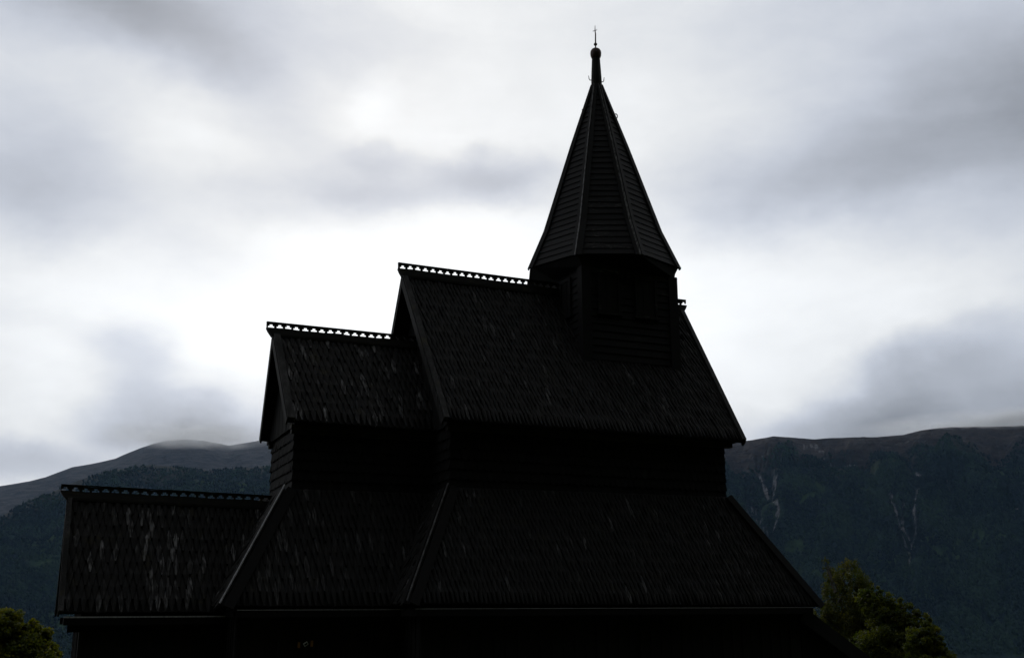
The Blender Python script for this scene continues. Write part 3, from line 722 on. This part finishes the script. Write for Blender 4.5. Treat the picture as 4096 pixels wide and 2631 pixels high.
def tree(name, base, top, crown, nleaf, leaf, lmat, label, cat='tree', group=None, droop=.0, seed=1, lean=(0, 0)):
    rs = np.random.default_rng(seed); base = Vector(base); H = top-base.z
    root = empty(name, base, label=label, cat=cat, group=group)
    m = MB(); tp = [base+Vector((lean[0]*k*k+.12*math.sin(k*7+seed), lean[1]*k*k+.1*math.cos(k*5), H*.97*k)) for k in np.linspace(0, 1, 10)]
    m.tube(tp, [H*.018*(1-k*.93)+.01 for k in np.linspace(0, 1, 10)], 9)
    tips = []
    for (cx, cy, cz, rx, rz, den) in crown:
        c = Vector((base.x+cx, base.y+cy, base.z+cz))
        k = max(.15, min(.9, (cz-rz*1.1)/H)); s = base+Vector((lean[0]*k*k, lean[1]*k*k, H*.97*k))
        nb2 = 5
        md = s.lerp(c, .5)+Vector((0, 0, -.15*(c-s).length*.3)); m.tube([s, md, c], [.10*(1-k)+.035, .05, .02], 6)
        for _ in range(nb2):
            e = c+Vector(rs.normal(0, .42, 3))*rx; m.tube([md.lerp(c, .6), md.lerp(c, .8).lerp(e, .5), e], [.03, .02, .008], 5); tips.append((e, rx))
    m.build('trunk', BARK, root, base)
    # leaf clumps: shells of small leaves round sub-centres spread in every crown lobe
    Vs, Fs, Ts = [], [], []; tot = sum(c[3]**2*c[4]*c[5] for c in crown)
    for (cx, cy, cz, rx, rz, den) in crown:
        n_ = int(nleaf*rx*rx*rz*den/tot); nc = max(8, int(60*rx*rz**.5)) if n_ > 300 else 8
        d = rs.normal(size=(nc, 3)); d /= np.linalg.norm(d, axis=1)[:, None]; d *= (rs.random((nc, 1))**.33)*1.0
        cc = np.array([base.x+cx, base.y+cy, base.z+cz])+d*np.array([rx, rx, rz]); cr = rs.uniform(.14, .34 if droop else .44, nc)*min(rx, 1.6)
        ctint = np.clip(rs.normal(.42, .2, nc), 0, 1)
        k = rs.integers(0, nc, n_); q = rs.normal(size=(n_, 3)); q /= np.linalg.norm(q, axis=1)[:, None]
        P_ = cc[k]+q*(cr[k]*rs.uniform(.35, 1.15, n_))[:, None]*np.array([1, 1, .8+droop])
        P_[:, 2] -= droop*rs.random(n_)**2*.6
        Vs.append(P_); Ts.append(np.clip(ctint[k]+rs.normal(0, .18, n_), 0, 1))
    P_ = np.concatenate(Vs); T_ = np.concatenate(Ts); n_ = len(P_)
    a = rs.normal(size=(n_, 3)); a /= np.linalg.norm(a, axis=1)[:, None]; b_ = np.cross(a, rs.normal(size=(n_, 3))); b_ /= np.linalg.norm(b_, axis=1)[:, None]
    L = leaf*rs.uniform(.6, 1.3, n_)[:, None]
    nrm = np.cross(a, b_)
    V = np.stack([P_-a*L*.6, P_+b_*L*.36+nrm*L*.08, P_+a*L*.6, P_-b_*L*.36+nrm*L*.08], 1).reshape(-1, 3)-np.array(base)
    F = np.arange(n_*4).reshape(-1, 4)
    me = bpy.data.meshes.new('crown'); me.vertices.add(len(V)); me.vertices.foreach_set('co', V.ravel()); me.loops.add(F.size); me.loops.foreach_set('vertex_index', F.ravel())
    me.polygons.add(n_); me.polygons.foreach_set('loop_start', np.arange(0, F.size, 4)); me.polygons.foreach_set('loop_total', np.full(n_, 4)); me.update(calc_edges=True)
    q = me.attributes.new('tint', 'FLOAT', 'FACE'); q.data.foreach_set('value', T_.astype(np.float32)); me.materials.append(lmat)
    o = bpy.data.objects.new('crown', me); COL.objects.link(o); o.parent = root
    return root
def lobes(px_list, dist, base):
    """crown lobes given by their place in the photograph, at the tree's own distance"""
    out = []
    for px, py, rpx, rzpx, dd, den in px_list:
        p = at(px, py, dist+dd); s = (p-CP).length/CAM['f']
        out.append((p.x-base.x, p.y-base.y, p.z-base.z, rpx*s, rzpx*s, den))
    return out
def base_at(px, dist):
    p = at(px, 2500, dist); return Vector((p.x, p.y, float(ground_z(p.x, p.y))-.3))
D1 = 52.; b1 = base_at(3385, D1)
L1 = [(3306, 2265, 18, 40, 0, .8), (3318, 2310, 32, 40, .4, .8), (3400, 2268, 42, 34, .5, .8), (3395, 2330, 62, 55, -.5, .9), (3330, 2380, 50, 60, .5, .8), (3450, 2370, 55, 60, 0, .9), (3410, 2470, 95, 75, 0, .9),
      (3300, 2490, 60, 60, .6, .7), (3480, 2470, 60, 60, -.4, 1), (3370, 2590, 110, 80, 0, .9), (3470, 2600, 90, 80, .3, 1), (3290, 2460, 45, 45, -.3, .8), (3400, 2740, 130, 110, 0, .6)]
tree('birch_tree', b1, at(3312, 2240, D1).z, lobes(L1, D1, b1), 60000, .08, LEAF_B, 'tallest loose-crowned birch standing right of the church eave', droop=.35, seed=3, lean=(-.7, 0))
D2 = 46.; b2 = base_at(3555, D2)
L2 = [(3470, 2400, 50, 44, .2, 1), (3500, 2370, 30, 30, .2, 1), (3700, 2490, 40, 36, 0, 1), (3535, 2400, 36, 36, 0, 1), (3500, 2440, 45, 45, 0, 1), (3570, 2415, 32, 26, 0, 1), (3612, 2425, 30, 30, .2, 1), (3560, 2480, 70, 60, 0, 1), (3640, 2470, 42, 42, 0, 1), (3665, 2455, 22, 22, .4, 1), (3615, 2540, 60, 60, 0, 1), (3540, 2580, 90, 70, -.3, 1), (3500, 2680, 120, 90, 0, .8), (3610, 2660, 80, 80, 0, .8)]
tree('broadleaf_tree', b2, at(3555, 2400, D2).z, lobes(L2, D2, b2), 60000, .085, LEAF_R, 'rounded yellow-green broadleaf tree just right of the birch', seed=5, group='broadleaf trees around the church')
D3 = 43.; b3 = base_at(3715, D3)
L3 = [(3700, 2520, 36, 32, 0, 1), (3740, 2540, 30, 30, 0, 1), (3680, 2570, 60, 48, 0, 1), (3760, 2590, 36, 36, 0, 1), (3790, 2610, 26, 24, .2, 1), (3720, 2640, 80, 50, 0, 1), (3790, 2670, 40, 40, 0, 1), (3690, 2730, 110, 80, 0, .8)]
tree('broadleaf_tree', b3, at(3705, 2520, D3).z, lobes(L3, D3, b3), 42000, .085, LEAF_R, 'lowest, rightmost broadleaf tree below the mountain', seed=8, group='broadleaf trees around the church')
D4 = 34.; b4 = base_at(40, D4)
L4 = [(20, 2490, 60, 40, 0, 1), (60, 2500, 30, 36, 0, 1), (85, 2530, 50, 50, 0, 1), (10, 2560, 80, 70, 0, 1), (140, 2492, 18, 24, 0, .8), (140, 2520, 42, 22, 0, 1), (160, 2560, 48, 42, 0, 1), (120, 2600, 90, 60, 0, 1), (190, 2600, 34, 40, 0, 1), (210, 2640, 32, 38, 0, 1), (-40, 2520, 80, 60, 0, 1), (40, 2700, 150, 100, 0, .8)]
tree('broadleaf_tree', b4, at(30, 2480, D4).z, lobes(L4, D4, b4), 70000, .075, LEAF_L, 'dense broadleaf crown at the lower left, left of the apse', seed=12, group='broadleaf trees around the church')

# ------------------------------------------------------------------ sky, sun, air
SUN_AZ, SUN_EL = azel(1470, 420)
w = bpy.data.worlds.new('World'); scene.world = w; w.use_nodes = True
t = NT(w.node_tree); bg = t.n['Background']
sky = t.new('ShaderNodeTexSky', sky_type='NISHITA'); sky.sun_disc = False; sky.sun_elevation = SUN_EL; sky.sun_rotation = SUN_AZ; sky.air_density = 1.; sky.dust_density = 2.
dirv = t.new('ShaderNodeTexCoord').outputs['Generated']
sp = t.new('ShaderNodeSeparateXYZ', {0: dirv}); az = t.math('ARCTAN2', sp.outputs[0], sp.outputs[1]); el = t.math('ARCSINE', sp.outputs[2])
str_ = t.new('ShaderNodeMapping', {'Vector': dirv, 'Scale': (1, 1, 1.7)}).outputs[0]
nA = t.noise(str_, 3.2, 5, .5); nB = t.noise(str_, 9., 5, .55)
def wob(n, k): return t.new('ShaderNodeVectorMath', {0: t.new('ShaderNodeVectorMath', {0: n.outputs['Color'], 1: (.5, .5, .5)}, operation='SUBTRACT').outputs[0], 'Scale': k}, operation='SCALE').outputs[0]
nD = t.noise(dirv, 24., 5, .6)
av0 = t.new('ShaderNodeCombineXYZ', {0: az, 1: el}).outputs[0]
add = lambda a, b_: t.new('ShaderNodeVectorMath', {0: a, 1: b_}, operation='ADD').outputs[0]
flat = lambda a: t.new('ShaderNodeVectorMath', {0: a, 1: (1, 1, 0)}, operation='MULTIPLY').outputs[0]
av = flat(add(add(add(av0, wob(nA, .07)), wob(nB, .045)), wob(nD, .016)))
def patch(px, py, rx, ry, rot, amp, soft=(.1, 1.45)):
    a0, e0 = azel(px, py); f = CAM['f']
    v = t.new('ShaderNodeMapping', {'Vector': av, 'Location': (a0, e0, 0), 'Rotation': (0, 0, R(rot)), 'Scale': (rx/f, ry/f, 1)}, vector_type='TEXTURE').outputs[0]
    d = t.new('ShaderNodeVectorMath', {0: v}, operation='LENGTH').outputs['Value']
    return t.rng(d, soft[0], soft[1], amp, 0.)
dark = [ (350, -20, 1250, 260, -4, .50), (820, 330, 760, 170, -24, .30), (100, 600, 420, 460, -30, .34), (420, 860, 620, 200, -14, .20), (1100, 800, 560, 160, -4, .22, (.2, 1.2)),
        (1720, 730, 640, 150, 2, .28, (.3, 1.3)), (2000, 650, 330, 110, 8, .16, (.4, 1.2)), (1480, 640, 180, 70, 0, .12, (.3, 1.2)),
        (3900, 560, 1400, 420, 3, .46), (4050, 100, 900, 520, -8, .40), (3300, 730, 760, 170, 6, .22), (2900, 120, 700, 200, 0, .16), (300, 1350, 420, 80, -12, .10),
        (3900, 1760, 1150, 270, 4, .74, (.2, 1.25)), (3600, 1560, 520, 170, 6, .24, (.2, 1.3)), (3450, 1510, 260, 110, 14, .12, (.3, 1.2)), (3850, 1440, 420, 120, 10, .2, (.3, 1.2)), (3330, 1680, 480, 120, 2, .20, (.1, 1.3)), (2000, 760, 420, 120, 4, .16),
        (680, 1760, 560, 190, 2, .55, (.2, 1.2)), (800, 1640, 420, 170, 0, .26), (560, 1450, 220, 200, 0, .26, (.25, 1.2)), (900, 1780, 420, 70, 0, .3), (60, 1860, 420, 90, -10, .5), (-600, 1500, 500, 500, 0, .3), (4800, 1100, 700, 900, 0, .3) ]
acc = None
for p in dark:
    g = patch(*p); acc = g if acc is None else t.math('ADD', acc, g)
nC = t.noise(str_, 5.5, 6, .58).outputs[0]
acc = t.math('ADD', acc, t.math('MULTIPLY', t.math('SUBTRACT', nC, .5), .26))
# long soft streaks of thinner and thicker cloud, and small ragged detail
rot_ = t.new('ShaderNodeMapping', {'Vector': add(av0, wob(nA, .10)), 'Rotation': (0, 0, R(22)), 'Scale': (3.2, 11., 1.)}).outputs[0]
acc = t.math('ADD', acc, t.math('MULTIPLY', t.math('SUBTRACT', t.noise(rot_, 1., 6, .6).outputs[0], .47), .34))
rot2 = t.new('ShaderNodeMapping', {'Vector': add(av0, wob(nB, .05)), 'Rotation': (0, 0, R(-14)), 'Scale': (9., 17., 1.)}).outputs[0]
acc = t.math('ADD', acc, t.math('MULTIPLY', t.math('SUBTRACT', t.noise(rot2, 1., 6, .62).outputs[0], .5), .22))
acc = t.math('ADD', acc, t.rng(el, .34, .54, 0., .08))
bright = t.math('ADD', patch(1750, 1280, 1900, 460, 3, .24, (.0, 1.3)), patch(1470, 400, 120, 100, 0, .10, (.0, 1.4)))
lum = t.math('SUBTRACT', t.math('ADD', .93, bright), t.math('MULTIPLY', acc, .66))
lum = t.math('MAXIMUM', lum, .14)
# thicker, darker overcast away from the sun and overhead
sd = Vector((math.sin(SUN_AZ)*math.cos(SUN_EL), math.cos(SUN_AZ)*math.cos(SUN_EL), math.sin(SUN_EL)))
ca = t.new('ShaderNodeVectorMath', {0: dirv, 1: tuple(sd)}, operation='DOT_PRODUCT').outputs['Value']
lum = t.math('MULTIPLY', lum, t.rng(ca, -.35, .80, .34, 1.))
tint = t.mix(t.rng(acc, .05, .55), rgb(.960, .986, 1.01), rgb(.895, .958, 1.085))
cl = t.new('ShaderNodeVectorMath', {0: tint, 'Scale': t.math('MULTIPLY', lum, 10.)}, operation='SCALE').outputs[0]
t.l.new(t.mix(.975, sky.outputs[0], cl), bg.inputs[0]); bg.inputs[1].default_value = .1
sl = bpy.data.lights.new('sun', 'SUN'); sl.energy = .6; sl.angle = R(14); sl.color = (1., .95, .88)
so_ = bpy.data.objects.new('sun', sl); COL.objects.link(so_); so_.rotation_euler = (-sd).to_track_quat('-Z', 'Y').to_euler(); so_.location = (0, 0, 60)

HAZE = .000012
hm = bpy.data.materials.new('air'); hm.use_nodes = True; ht = hm.node_tree; ht.nodes.remove(ht.nodes['Principled BSDF'])
pv = ht.nodes.new('ShaderNodeVolumePrincipled'); pv.inputs['Density'].default_value = HAZE; pv.inputs['Color'].default_value = rgb(.36, .62, 1.); pv.inputs['Anisotropy'].default_value = .2
ht.links.new(pv.outputs[0], ht.nodes['Material Output'].inputs['Volume'])
m = MB(); m.box(-9500, 9500, -1400, 9600, WATER-8, 1650); hz = m.build('haze', hm); tag(hz, kind='stuff')

def low_cloud(px, py, dist, rx, ry, rz, dens, name='low_cloud'):  # cloud wisps resting on the summits, set within the haze volume
    c = at(px, py, dist); mm = bpy.data.materials.new(name); mm.use_nodes = True; tt = NT(mm.node_tree); mm.node_tree.nodes.remove(mm.node_tree.nodes['Principled BSDF'])
    co = tt.new('ShaderNodeTexCoord').outputs['Object']
    r_ = tt.new('ShaderNodeVectorMath', {0: co}, operation='LENGTH').outputs['Value']
    n_ = tt.noise(tt.new('ShaderNodeMapping', {'Vector': co, 'Scale': (3.2, 1.5, 1.1)}).outputs[0], 1.2, 3, .6).outputs[0]
    d = tt.math('MULTIPLY', tt.rng(r_, .0, .96, 1., 0.), tt.rng(n_, .36, .62, .12, 1.))
    v = tt.new('ShaderNodeVolumePrincipled', {'Density': tt.math('MULTIPLY', d, dens)}); v.inputs['Color'].default_value = rgb(.93, .96, 1.); v.inputs['Anisotropy'].default_value = .5
    tt.l.new(v.outputs[0], tt.n['Material Output'].inputs['Volume'])
    g = MB(); g.lathe([(math.sin(a), -math.cos(a)) for a in np.linspace(.05, math.pi-.05, 13)], (0, 0, 0), 24); o = g.build(name, mm)
    o.location = c; o.scale = (rx, ry, rz); o.rotation_euler.z = -math.atan2(c.x-CP.x, c.y-CP.y); return tag(o, kind='stuff')
low_cloud(745, 1744, 7250, 680, 420, 95, .006)
low_cloud(3990, 1690, 4850, 680, 260, 66, .014)
low_cloud(4500, 1660, 4850, 560, 260, 75, .02)
vs_ = scene.view_settings; vs_.view_transform = 'Standard'; vs_.look = 'None'; vs_.exposure = 0; vs_.gamma = 1; vs_.use_curve_mapping = False
scene.cycles.max_bounces = 6; scene.cycles.diffuse_bounces = 3; scene.cycles.transmission_bounces = 4; scene.cycles.volume_bounces = 0
scene.cycles.use_denoising = True
